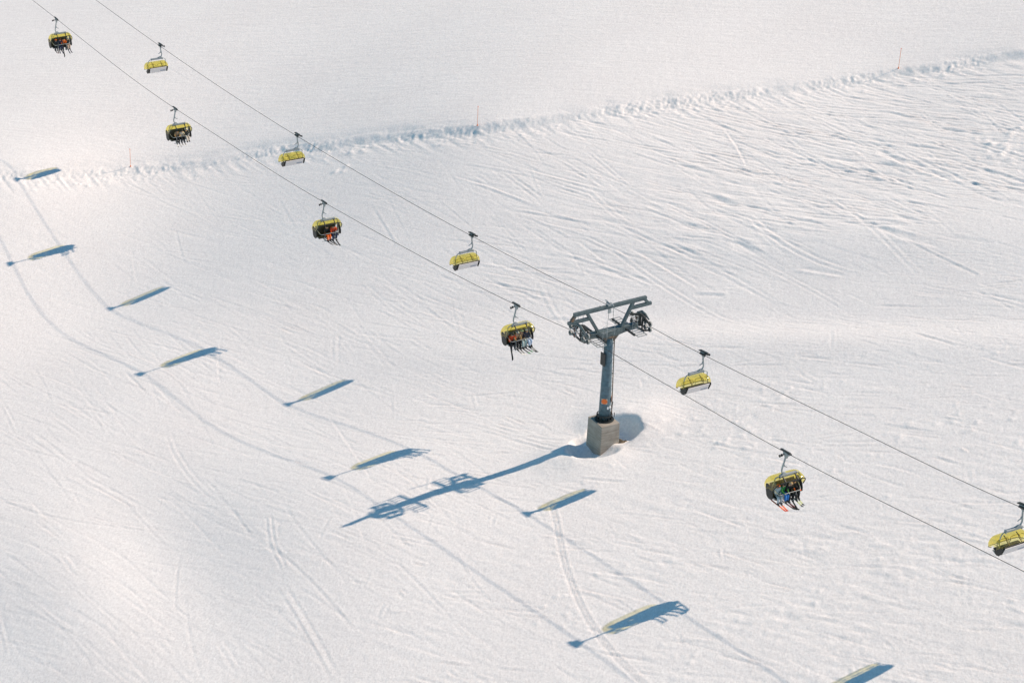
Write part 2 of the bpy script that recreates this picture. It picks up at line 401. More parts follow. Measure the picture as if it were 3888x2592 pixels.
    me.polygons.foreach_set('use_smooth', np.ones(len(q), bool))
    me.update(calc_edges=True)
    me.materials.append(M['snow'])
    o = bpy.data.objects.new('snow_slope', me); COL.objects.link(o); o['kind'] = 'structure'
    def height(x, y):
        i = np.clip(np.searchsorted(xs, x), 1, nx - 1); j = np.clip(np.searchsorted(ys, y), 1, ny - 1)
        return float(Z[j, i])
    return height
height = make_snow()

# ------------------------------------------------------------------ ropes
ROPE_A = [(-190, -1.0), (-150, -.2), (-127, .3), (-109.6, .63), (-72, 1.5), (-66.58, 1.9), (-41.26, 3.9), (-35.34, 4.53), (-9.89, 7.77), (-4.9, 8.55), (-1.3, 9.2), (0, 9.4), (1.38, 9.55),
          (4.63, 9.85), (12.5, 10.63), (22.03, 11.6), (26.37, 12.16), (40.21, 14.29), (44.08, 14.87), (60, 17.6), (85, 22.5)]
ROPE_B = [(-190, .2), (-150, .7), (-120, 1.2), (-104.61, 1.55), (-87, 1.95), (-57.94, 3.32), (-52.15, 3.74), (-26.76, 5.98), (-21.51, 6.55), (-9.24, 8.04), (-5.02, 8.6), (-1.3, 9.08), (0, 9.24),
          (1.3, 9.36), (4.63, 9.7), (9.26, 10.27), (22, 12.0), (35.99, 13.97), (38.36, 14.38), (60, 18.4), (85, 23.5)]
def rope_curve(tab):
    xs = np.array([a for a, _ in tab], float); zs = np.array([b for _, b in tab], float)
    d = np.diff(zs) / np.diff(xs); h = np.diff(xs); m = np.empty(len(xs)); m[0], m[-1] = d[0], d[-1]
    m[1:-1] = (d[:-1] * h[1:] + d[1:] * h[:-1]) / (h[1:] + h[:-1])
    S = np.arange(xs[0], xs[-1], 0.6); i = np.clip(np.searchsorted(xs, S, 'right') - 1, 0, len(h) - 1)
    t = (S - xs[i]) / h[i]; t2, t3 = t * t, t * t * t
    Z = (2 * t3 - 3 * t2 + 1) * zs[i] + (t3 - 2 * t2 + t) * h[i] * m[i] + (3 * t2 - 2 * t3) * zs[i + 1] + (t3 - t2) * h[i] * m[i + 1]
    k = np.ones(7) / 7; Zs = np.convolve(np.pad(Z, 3, mode='edge'), k, 'valid'); Zs[:4] = Z[:4]; Zs[-4:] = Z[-4:]
    return S, Zs
def rope_pt(tab, side, s):
    S, Z = rope_curve(tab)
    z = float(np.interp(s, S, Z)); dz = float(np.interp(s + .6, S, Z) - np.interp(s - .6, S, Z)) / 1.2
    v = U * s + L * (2.55 * side); return Vector((v.x, v.y, z)), math.atan(dz)
def make_rope(tab, side, label):
    S, Z = rope_curve(tab); pts = []
    for a, z in zip(S, Z):
        v = U * float(a) + L * (2.55 * side); pts.append(Vector((v.x, v.y, float(z))))
    o = MB().tube(pts, .019, 8).build('haul_rope', M['rope'], smooth=True)
    tag(o, label, 'steel cable', 'haul ropes of the chairlift')
make_rope(ROPE_A, -1, 'dark steel haul rope carrying the chairs full of skiers')
make_rope(ROPE_B, 1, 'dark steel haul rope carrying the empty chairs with closed yellow bubbles')

# ------------------------------------------------------------------ tower
def lu(l, u, z): return Vector((L.x * l + U.x * u, L.y * l + U.y * u, z))
AX = (L, U, Vector((0, 0, -1)))     # right-handed enough for boxes
def make_tower():
    T = empty('lift_tower', 'grey steel lift tower with sheaves and ladder on a square concrete base', 'lift tower')
    m = MB(); n = 0
    # concrete block: slightly battered, with board courses as shallow ledges
    zs = [-1.1, .45, .46, .98, .99, 1.62, 1.63, 2.15]
    for k in range(len(zs) - 1):
        t0 = 1 + .022 * (2.15 - zs[k]); t1 = 1 + .022 * (2.15 - zs[k + 1]); inset = .006 if k % 2 else 0
        vs = []
        for z, t in ((zs[k], t0), (zs[k + 1], t1)):
            for i, j in ((-1, -1), (1, -1), (1, 1), (-1, 1)):
                vs.append(lu(-.14 + i * (.74 * t - inset), j * (.9 * t - inset), z))
        fs = [(0, 1, 5, 4), (1, 2, 6, 5), (2, 3, 7, 6), (3, 0, 4, 7)]
        if k == 0: fs.append((3, 2, 1, 0))
        if k == len(zs) - 2: fs.append((4, 5, 6, 7))
        m.add(vs, fs)
    m.build('concrete_base', M['concrete'], T)
    c0 = (-.06, -.1)
    P = lambda l, u, z: lu(c0[0] + l, c0[1] + u, z)
    # base ring with ribs
    m = MB()
    ring = lambda r0, r1, z0, z1: m.add(
        [P(r * math.cos(2 * math.pi * k / 28), r * math.sin(2 * math.pi * k / 28), z) for r, z in ((r1, z0), (r1, z1), (r0, z1), (r0, z0)) for k in range(28)],
        [(i * 28 + k, i * 28 + (k + 1) % 28, ((i + 1) % 4) * 28 + (k + 1) % 28, ((i + 1) % 4) * 28 + k) for i in range(4) for k in range(28)])
    ring(.36, .70, 2.152, 2.20); ring(.53, .57, 2.52, 2.58); ring(.40, .56, 2.21, 2.27)
    for k in range(12):
        a = 2 * math.pi * k / 12; m.beam(P(.55 * math.cos(a), .55 * math.sin(a), 2.2), P(.55 * math.cos(a), .55 * math.sin(a), 2.55), .05, .05)
        m.beam(P(.36 * math.cos(a), .36 * math.sin(a), 2.33), P(.54 * math.cos(a), .54 * math.sin(a), 2.33), .03, .2)
    m.build('base_ring', M['dark'], T)
    # pole: taper with weld seams
    zp = [2.18, 3.4, 4.9, 6.4, 7.7, 8.72]; r = lambda z: .435 - (z - 2.18) / 6.5 * .14
    pts = []; rs = []
    for z in zp:
        if 2.5 < z < 8.5: pts += [P(0, 0, z - .02), P(0, 0, z), P(0, 0, z + .02)]; rs += [r(z), r(z) + .008, r(z)]
        else: pts.append(P(0, 0, z)); rs.append(r(z))
    MB().tube(pts, rs, 40).build('pole', M['tower'], T, smooth=True)
    # signs on the pole: square plates with a round orange mark
    def plate(ang, z, w, h, mm, name, par, disc=False):
        n = Vector((math.cos(ang), math.sin(ang), 0)); t = Vector((-n.y, n.x, 0)); cc = P(0, 0, z) + n * (r(z) + .012)
        o = MB().box(cc, (w, .012, h), (t, n, Vector((0, 0, 1)))).build(name, mm, par)
        if disc:
            MB().cyl(cc + n * .007, cc + n * .013, w * .49, 24).build('orange_disc', M['orange'], o)
    a0 = math.atan2(-1, -.18)
    plate(a0, 3.75, .42, .42, M['signpale'], 'sign_plate', T, True)
    plate(a0 + R(100), 3.8, .42, .42, M['signpale'], 'sign_plate', T, True)
    plate(a0 + R(38), 3.22, .13, .2, M['white'], 'number_plate', T)
    plate(a0 + R(66), 3.25, .13, .2, M['white'], 'number_plate', T)
    # black board hung on the left of the pole
    m = MB(); m.box(P(-.44, .06, 7.0), (.05, .55, .95), (L, U, Vector((0, 0, 1)))); m.beam(P(-.3, 0, 7.25), P(-.43, 0, 7.25), .04, .04); m.beam(P(-.3, 0, 6.75), P(-.43, 0, 6.75), .04, .04)
    m.build('dark_board', M['black'], T)
    MB().tube([P(-.31, .05, 7.95), P(-.5, .05, 7.95), P(-.52, .05, 7.75), P(-.33, .05, 7.75)], .014, 6).build('bracket', M['galv'], T)
    # ladder on the right of the pole
    m = MB(); 
    for z in np.arange(2.5, 8.6, .3): m.cyl(P(r(z) + .02, -.12, z), P(r(z) + .25, -.12, z), .011, 6)
    m.cyl(P(r(2.4) + .03, -.12, 2.4), P(r(8.6) + .03, -.12, 8.6), .014, 6)
    for z in (3.0, 5.6, 8.0): m.beam(P(r(z) - .02, -.12, z), P(r(z) + .25, -.12, z), .05, .05)
    m.beam(P(r(2.3) + .25, -.12, 2.3), P(r(8.75) + .25, -.12, 8.75), .055, .055)
    m.build('ladder', M['rust'], T)
    MB().beam(P(.66, -.15, 2.16), P(.78, -.2, 3.25), .05, .05).build('grab_post', M['dark'], T)
    MB().beam(P(.80, .05, 2.16), P(.80, .05, 2.5), .05, .05).build('short_post', M['dark'], T)
    # crossarm
    zc = 9.0
    m = MB()
    def arm(l0, l1, h0, h1, w0, w1, zt):
        vs = []
        for l, h, w in ((l0, h0, w0), (l1, h1, w1)):
            for i, j in ((-1, 0), (1, 0), (1, 1), (-1, 1)): vs.append(lu(c0[0] + l, c0[1] + i * w / 2, zt - h * (1 - j)))
        m.add(vs, [(0, 3, 2, 1), (4, 5, 6, 7), (0, 1, 5, 4), (1, 2, 6, 5), (2, 3, 7, 6), (3, 0, 4, 7)])
    arm(-2.3, -1.0, .30, .44, .34, .44, 9.24); arm(-1.0, -.45, .44, .52, .44, .5, 9.24); arm(-.45, .5, .52, .52, .5, .5, 9.24); arm(.5, 1.05, .52, .44, .5, .44, 9.24); arm(1.05, 2.3, .44, .30, .44, .34, 9.24)
    m.build('crossarm', M['towerlight'], T, bevel=.012)
    m = MB(); m.tube([P(0, 0, 8.62), P(0, 0, 8.66), P(0, 0, 8.74)], [.34, .36, .36], 24)
    m.prism([(-.75, 8.72), (-.34, 8.28), (-.28, 8.28), (-.28, 8.72)], -.02, .02); m.prism([(.75, 8.72), (.28, 8.72), (.28, 8.28), (.34, 8.28)], -.02, .02)
    # gusset polygons were built along x/y: turn them into the lift frame
    v2 = []
    for i, v in enumerate(m.v):
        v2.append(v if i < 72 else tuple(P(v[0], v[1] * 8, v[2])))
    m.v = v2
    m.build('arm_gusset', M['rust'], T)
    # maintenance gantry above the sheaves
    G = bpy.data.objects.new('gantry', None); COL.objects.link(G); G.parent = T
    g = lambda l, z, u=0: lu(l, u, z)
    MB().beam(g(-3.12, 10.98), g(2.80, 11.08), .22, .26).build('top_beam', M['towerlight'], G, bevel=.01)
    MB().beam(g(-3.56, 10.42), g(-1.9, 10.45), .2, .22).build('lower_beam', M['towerlight'], G, bevel=.01)
    MB().beam(g(1.55, 10.53), g(3.24, 10.58), .2, .22).build('lower_beam', M['towerlight'], G, bevel=.01)
    MB().beam(g(-3.02, 10.87), g(-3.3, 10.53), .2, .2).build('end_strut', M['rust'], G)
    MB().beam(g(2.70, 10.95), g(2.95, 10.68), .2, .2).build('end_strut', M['towerlight'], G)
    MB().beam(g(-2.02, 10.85), g(-1.05, 9.24), .21, .2).build('gantry_leg', M['towerlight'], G, bevel=.01)
    MB().beam(g(1.72, 10.95), g(.86, 9.24), .21, .2).build('gantry_leg', M['towerlight'], G, bevel=.01)
    m = MB(); m.box(g(-.22, 11.19), (.42, .34, .12), (L, U, Vector((0, 0, 1)))); m.cyl(lu(-.3, -.3, 11.24), lu(-.1, .32, 11.2), .05, 8)
    m.beam(lu(-.24, -.5, 11.33), lu(-.24, .1, 11.27), .06, .05); m.box(g(-.3, 10.75, .14), (.22, .08, .3), (L, U, Vector((0, 0, 1))))
    m.build('cable_clamp', M['galv'], G)
    for l in (-1.0, .55): MB().tube([lu(l, -.06, 11.1), lu(l, -.06, 11.23), lu(l, .06, 11.23), lu(l, .06, 11.1)], .012, 6).build('lifting_eye', M['dark'], G)
    # catwalks
    def catwalk(l0, l1, u0, u1, z):
        C = bpy.data.objects.new('catwalk', None); COL.objects.link(C); C.parent = T
        m = MB()
        for l in (l0, l1): m.beam(lu(l, u0, z), lu(l, u1, z), .045, .05)
        k = max(4, int(abs(u1 - u0) / .28))
        for i in range(k + 1):
            u = u0 + (u1 - u0) * i / k; m.beam(lu(l0 + .024, u, z), lu(l1 - .024, u, z), .07, .035)
        m.build('slatted_deck', M['galv'], C); return C
    def hoop(C, l, u, z, w, h, mid=True):
        m = MB(); m.tube([lu(l - w / 2, u, z), lu(l - w / 2, u, z + h - .08), lu(l - w / 2 + .06, u, z + h), lu(l + w / 2 - .06, u, z + h), lu(l + w / 2, u, z + h - .08), lu(l + w / 2, u, z)], .017, 6)
        if mid: m.cyl(lu(l - w / 2, u, z + h * .5), lu(l + w / 2, u, z + h * .5), .012, 6)
        m.build('railing', M['galv'], C)
    c1 = catwalk(-2.05, -1.32, .3, 1.55, 8.98); hoop(c1, -1.1, .95, 9.05, .34, 1.05)
    c2 = catwalk(-2.05, -1.32, -1.55, -.3, 8.98); hoop(c2, -1.6, -1.45, 9.0, .4, 1.1)
    c3 = catwalk(1.32, 2.05, .3, 1.45, 9.0); hoop(c3, 1.62, .55, 9.02, .4, 1.1)
    c4 = catwalk(1.0, 1.85, -1.75, -.4, 9.02); hoop(c4, 1.05, -1.65, 9.05, .4, 1.15)
    for l in (-1.2, 1.17): MB().beam(lu(l, -1.65, 9.06), lu(l, 1.25, 9.06), .13, .11).build('catwalk_bearer', M['dark'], T)
    m = MB(); m.cyl(lu(-.55, .35, 8.95), lu(-.58, .35, 10.15), .016, 6); m.cyl(lu(.1, .35, 8.95), lu(.05, .35, 10.2), .016, 6); m.cyl(lu(-1.0, .35, 9.3), lu(.15, .35, 9.3), .014, 6)
    m.build('guard_rail', M['galv'], T)
    # sheave trains
    for sd, tab in ((-1, ROPE_A), (1, ROPE_B)):
        S = bpy.data.objects.new('sheave_train', None); COL.objects.link(S); S.parent = T
        face = sd
        for row in (1, -1):
            for k, u in enumerate((-1.2, -.62, .45, 1.05)):
                p, sl = rope_pt(tab, sd, u); rr_ = .185
                c = p + Vector((0, 0, row * (rr_ + .03)))
                if row > 0 and k == 0: c.z += .06
                m = MB(); m.cyl(c - L * .045, c + L * .045, rr_, 22, 0); m.cyl(c - L * .055, c + L * .055, rr_ * .74, 18, 1); m.cyl(c - L * .07, c + L * .07, .045, 10, 2)
                m.build('sheave_wheel', [M['liner'], M['redhub'] if k == 1 else M['dark'], M['galv']], S, smooth=False)
        m = MB(); o = sd * -.16
        q = lambda u, dz: rope_pt(tab, sd, u)[0] + Vector((0, 0, dz)) + L * (sd * -.14)
        m.beam(q(-1.28, .24), q(-.5, .5), .08, .15); m.beam(q(-.5, .5), q(.15, .66), .1, .2); m.beam(q(.15, .66), q(.6, .5), .1, .18); m.beam(q(.6, .5), q(1.15, .24), .08, .15)
        m.beam(q(-.65, .22), q(-.42, .56), .07, .1); m.beam(q(.42, .22), q(.35, .6), .07, .1); m.beam(q(-.05, .62), q(-.02, -.25), .16, .18)
        m.beam(q(-1.22, -.24), q(-.2, -.48), .08, .13); m.beam(q(-.2, -.48), q(.5, -.46), .1, .16); m.beam(q(.5, -.46), q(1.12, -.22), .08, .13); m.beam(q(.3, .6), q(.28, -.45), .08, .1)
        e = rope_pt(tab, sd, 0)[0]; m.beam(e + L * (sd * -.1) + Vector((0, 0, -.02)), lu(sd * 2.2, -.1, 9.1), .24, .28)
        m.build('rocker_beam', M['dark'], S)
        m = MB(); o2 = lambda u, dz: rope_pt(tab, sd, u)[0] + Vector((0, 0, dz)) + L * (sd * .09)
        m.beam(o2(-1.2, .27), o2(-.62, .22), .03, .09); m.beam(o2(.45, .21), o2(1.05, .21), .03, .09); m.beam(o2(-1.2, -.21), o2(-.62, -.21), .03, .09); m.beam(o2(.45, -.21), o2(1.05, -.21), .03, .09)
        m.tube([o2(-.75, .52), o2(-.2, .74), o2(.25, .66), o2(.75, .42)], [.05, .1, .1, .05], 8)
        m.build('rocker_plate', M['towerlight'], S)
    return T
make_tower()

# ------------------------------------------------------------------ chairs
CY, HW = 0.31, 0.96
def tubepath(pts, n=5): return spline(pts, n)
def bubble_mesh(prof, hw, nv=26):
    """shell swept along y; the section shrinks towards a pivot at the rounded ends"""
    P = spline([(x, 0, z) for x, z in prof], 5); piv = Vector((-.05, 0, -2.38))
    m = MB(); rows = []
    for j in range(nv + 1):
        v = -1 + 2 * j / nv; v = math.copysign(1 - (1 - abs(v)) ** 1.5, v)
        k = (1 - abs(v) ** 9) ** .5 if abs(v) < 1 else 0; k = .18 + .82 * k
        rows.append([(piv.x + (p.x - piv.x) * (k * .8 + .2), CY + hw * v, piv.z + (p.z - piv.z) * k) for p in P])
    n = len(P); vs = [p for r in rows for p in r]
    m.add(vs, [(j * n + i, (j + 1) * n + i, (j + 1) * n + i + 1, j * n + i + 1) for j in range(nv) for i in range(n - 1)])
    front = [r[0] for r in rows]; back = [r[-1] for r in rows]
    return m, front, back
def make_chair(closed, label):
    T = empty('chairlift_chair', label, 'ski lift chair')
    # carriage and grip on the rope
    G = bpy.data.objects.new('grip_carriage', None); COL.objects.link(G); G.parent = T
    m = MB(); m.prism([(-.52, .17), (-.5, .21), (.36, .2), (.52, .13), (.5, .09), (-.46, .13)], -.19, -.07)
    m.build('guide_plate', M['dark'], G)
    m = MB(); m.box((-.02, -.13, .03), (.42, .15, .18)); m.prism([(-.2, -.05), (.2, -.05), (.09, -.26), (-.09, -.26)], -.18, -.07)
    m.box((.25, -.13, .02), (.16, .1, .1)); m.build('grip_housing', M['galv'], G, bevel=.015)
    m = MB(); m.box((-.12, 0, -.005), (.5, .09, .12)); m.box((-.3, -.04, .07), (.18, .12, .1)); m.box((.2, 0, .0), (.12, .08, .1)); m.build('grip_jaw', M['dark'], G, bevel=.01)
    m = MB(); m.beam((-.1, -.2, -.03), (-.16, -.5, -.1), .05, .05); m.cyl((-.13, -.33, -.06), (-.13, -.39, -.06), .085, 14); m.cyl((-.16, -.46, -.1), (-.16, -.52, -.1), .085, 14)
    m.build('guide_roller', M['black'], G)
    # hanger arm
    pts = tubepath([(0, -.13, -.2), (0, -.17, -.5), (0, -.235, -.78), (0, -.265, -1.02), (0, -.2, -1.2), (0, -.02, -1.36)])
    H = MB().tube(pts, [.062 - .008 * abs(math.sin(i * .1)) for i in range(len(pts))], 10).build('hanger_arm', M['galv'], T, smooth=True)
    m = MB(); m.prism([(-.06, -1.16), (.06, -1.16), (.06, -1.34), (-.06, -1.34)], -.12, .14)
    vs = list(m.v); m.v = [(x, y if z > -1.2 or True else y, z) for x, y, z in vs]
    m = MB(); m.box((0, -.17, -.74), (.1, .1, .14)); m.beam((0, -.14, -.76), (.02, .05, -.9), .035, .05); m.beam((0, .03, -.88), (.02, .12, -.9), .03, .03)
    m.build('damper', M['galv'], H)
    # head beam
    m = MB(); m.box((.03, .25, -1.41), (.15, 1.16, .15)); m.box((.03, -.34, -1.43), (.19, .05, .21)); m.box((.03, .84, -1.43), (.19, .05, .21))
    vs = [(-.05, -.3, -1.335), (.1, -.3, -1.335), (.1, .18, -1.335), (-.05, .18, -1.335), (-.04, -.12, -1.2), (.06, -.12, -1.2), (.06, -.02, -1.2), (-.04, -.02, -1.2)]
    m.add(vs, [(0, 3, 2, 1), (4, 5, 6, 7), (0, 1, 5, 4), (1, 2, 6, 5), (2, 3, 7, 6), (3, 0, 4, 7)])
    m.build('head_beam', M['galv'], T, bevel=.012)
    # bow tubes either side
    for s in (-1, 1):
        e = -.36 if s < 0 else .86
        X0 = CY + s * HW
        p = [(.02, e, -1.43), (.0, e + s * .12, -1.44), (-.03, e + s * .27, -1.52), (-.08, X0 - s * .02, -1.78), (-.16, X0 + s * .02, -2.1), (-.26, X0 + s * .03, -2.45), (-.25, X0 + s * .02, -2.72), (-.05, X0, -2.78), (.25, X0, -2.7)]
        MB().tube(tubepath(p), .034, 8).build('side_frame', M['galv'], T, smooth=True)
    # seat and backrest
    dz = 0 if closed else -.15     # the cushions of a laden chair sit deeper
    m = MB(); m.prism([(a, b + dz) for a, b in ((-.36, -2.66), (-.3, -2.58), (.2, -2.55), (.3, -2.58), (.32, -2.66), (.22, -2.71), (-.3, -2.74))], CY - HW + .05, CY + HW - .05)
    m.build('seat', M['black'], T, bevel=.03)
    S = MB(); S.prism([(-.30, -2.6 + dz), (-.36, -2.35), (-.46, -2.08), (-.52, -2.06), (-.54, -2.1), (-.45, -2.38), (-.39, -2.62 + dz)], CY - HW + .04, CY + HW - .04)
    B = S.build('backrest', M['black'], T, bevel=.02)
    m = MB()
    vs = []
    for y in (CY - HW + .09, CY + HW - .09):
        for x, z in ((-.578, -2.14), (-.505, -2.38), (-.425, -2.62), (-.38, -2.68), (-.37, -2.66), (-.412, -2.60), (-.488, -2.37), (-.56, -2.12)): vs.append((x, y, z))
    m.add(vs, [tuple(range(8)), tuple(range(15, 7, -1))] + [((i + 1) % 8, i, 8 + i, 8 + (i + 1) % 8) for i in range(8)])
    m.build('rear_panel', M['panel'], B)
    m = MB(); vs = []
    for y in (CY - HW + .16, CY - HW + .72):
        for x, z in ((-.488, -2.43), (-.434, -2.60), (-.428, -2.60), (-.482, -2.43)): vs.append((x, y, z))
    m.add(vs, [(0, 1, 2, 3), (7, 6, 5, 4)] + [((i + 1) % 4, i, 4 + i, 4 + (i + 1) % 4) for i in range(4)]); m.build('rear_label', M['label'], B)
    m = MB()
    # side wings
    for s in (-1, 1):
        y = CY + s * HW
        w = MB()
        if closed: w.prism([(-.55, -2.2), (-.46, -2.12), (-.3, -2.2), (-.1, -2.42), (.05, -2.6), (.02, -2.74), (-.16, -2.79), (-.36, -2.73), (-.48, -2.45)], y + s * .02, y + s * .09)
        else: w.prism([(-.60, -2.1), (-.42, -2.0), (-.1, -2.06), (.1, -2.25), (.22, -2.5), (.24, -2.7), (.1, -2.82), (-.18, -2.86), (-.38, -2.76), (-.52, -2.45)], y + s * .13, y + s * .20)
        w.build('side_wing', M['black'], T, bevel=.03)
    # restraint bar with foot rests
    m = MB(); yl, yr = CY - HW + .02, CY + HW - .02
    m.tube(tubepath([(-.2, yl, -2.2), (.1, yl + .02, -2.3), (.36, yl + .12, -2.43), (.42, yl + .3, -2.44), (.42, CY, -2.43), (.42, yr - .3, -2.44), (.36, yr - .12, -2.43), (.1, yr - .02, -2.3), (-.2, yr, -2.2)]), .021, 8)
    RB = m.build('restraint_bar', M['galv'], T, smooth=True)
    for y in (CY - .47, CY + .47):
        m = MB(); m.tube([(.42, y, -2.44), (.47, y, -2.7), (.45, y, -3.0)], .018, 6); m.cyl((.45, y - .22, -3.0), (.45, y + .22, -3.0), .02, 6)
        m.build('foot_rest', M['galv'], RB, smooth=True)
    # bubble
    if closed:
        prof = [(.66, -2.70), (.72, -2.46), (.66, -2.14), (.50, -1.88), (.26, -1.76), (-.10, -1.74), (-.36, -1.84), (-.47, -2.10)]
    else:
        prof = [(.48, -1.62), (.27, -1.51), (-.05, -1.49), (-.4, -1.53), (-.7, -1.72), (-.9, -2.0), (-.96, -2.2), (-.95, -2.34)]
    bm, fr, bk = bubble_mesh(prof, 1.17)
    O = bm.build('bubble', M['bubble'], T, smooth=True)
    e = MB(); e.tube(fr, .017 if closed else .032, 6); e.build('bubble_rim', M['black'], O)
    for y in (CY - .5, CY + .42):
        e = MB()
        if closed:
            e.tube(tubepath([(-.42, y, -2.14), (-.2, y + .02, -2.02), (.02, y + .03, -1.84), (.16, y + .03, -1.79)]), .03, 6)
            e.beam((-.3, y - .08, -2.1), (.05, y - .08, -1.9), .02, .03)
        else:
            e.tube(tubepath([(.08, y, -1.42), (.2, y, -1.47), (.34, y, -1.53), (.48, y, -1.62), (.54, y, -1.74)]), .045, 6)
        e.build('bubble_arm', M['black'], O)
    for s in (-1, 1):
        y = CY + s * (HW + .02); e = MB()
        if closed: e.tube(tubepath([(-.2, y, -2.3), (.0, y + s * .06, -2.05), (.1, y - s * .15, -1.95)]), .012, 6)
        else: e.tube(tubepath([(-.05, .86 if s > 0 else -.36, -1.45), (.1, y - s * .25, -1.5), (.22, y, -1.8), (.0, y + s * .02, -2.15)]), .014, 6)
        e.build('bubble_stay', M['dark'], O)
    if closed:
        # grab loops seen through the bubble
        for y0, y1 in ((CY - .86, CY - .14), (CY - .02, CY + .78)):
            MB().tube(tubepath([(.1, y0, -2.28), (.2, y0 + .05, -2.12), (.22, y0 + .2, -2.08), (.22, y1 - .2, -2.08), (.2, y1 - .05, -2.12), (.1, y1, -2.28)]), .014, 6).build('grab_loop', M['dark'], RB)
    else:
        # laden chairs hang a little lower on their sprung hangers
        for ch in T.children_recursive:
            if ch.type == 'MESH' and not ch.name.startswith(('guide', 'grip')):
                for v in ch.data.vertices: v.co.z *= 1.10
    return T

A_S = [-102.55, -70.94, -39.4, -8.29, 23.58]
B_S = [-87.33, -55.71, -24.12, 7.29, 38.28]
GA, GB = 'occupied chairs riding up with bubbles raised', 'empty chairs coming down with bubbles closed'
AL = ['yellow bubble chair at the far upper left with four skiers, one in an orange hat',
      'yellow bubble chair carrying three riders in grey and dark jackets, one in cream trousers',
      'yellow bubble chair carrying two skiers, one in an orange jacket and one in orange trousers',
      'yellow bubble chair with four riders nearest the left of the steel tower',
      'yellow bubble chair lower right carrying skiers in green and pale blue with orange skis']
BL = ['empty yellow bubble chair highest on the far rope near the top of the photo',
      'empty yellow bubble chair hanging in front of the rough snow bank',
      'empty yellow bubble chair hanging just left of and above the tower head',
      'empty yellow bubble chair just right of the steel tower',
      'empty yellow bubble chair with glinting cover cut off by the right edge']
chairA, chairB = [], []
def put(o, tab, side, s, rz):
    p, sl = rope_pt(tab, side, s); sw = R(5) if side < 0 else R(-5)
    o.location = p; o.rotation_euler = (0, sw, rz)
    for ch in o.children:
        if ch.name.startswith('grip_carriage'): ch.rotation_euler = (0, (-sl if side < 0 else sl) - sw, 0)
pa = make_chair(False, AL[0]); pb = make_chair(True, BL[0])
for i in range(5):
    o = pa if i == 0 else copy_tree(pa)
    tag(o, AL[i], 'ski lift chair', GA); put(o, ROPE_A, -1, A_S[i], ANG_U); chairA.append(o)
    o = pb if i == 0 else copy_tree(pb)
    tag(o, BL[i], 'ski lift chair', GB); put(o, ROPE_B, 1, B_S[i], ANG_U + math.pi); chairB.append(o)

# ------------------------------------------------------------------ people
cm = {}
def cloth(name, c):
    if name not in cm: cm[name] = mat('cloth_' + name, c, 0.85, 0, 0.18, 18)
    return cm[name]
C_ = dict(black=(.012, .014, .016), charcoal=(.04, .045, .05), navy=(.02, .03, .075), red=(.62, .07, .02), orange=(.85, .15, .02), tan=(.36, .24, .15), cream=(.62, .55, .47),
          teal=(.42, .52, .52), jeans=(.42, .52, .68), green=(.03, .22, .06), blue=(.04, .22, .62), skyblue=(.24, .46, .75), palegrey=(.45, .52, .56), brown=(.2, .13, .1), white=(.75, .75, .72),
          mint=(.42, .55, .38), yellow=(.65, .45, .12), grey=(.25, .26, .26), beige=(.48, .36, .28), maroon=(.12, .02, .02), lime=(.55, .62, .3))
def cl(n): return cloth(n, C_[n])

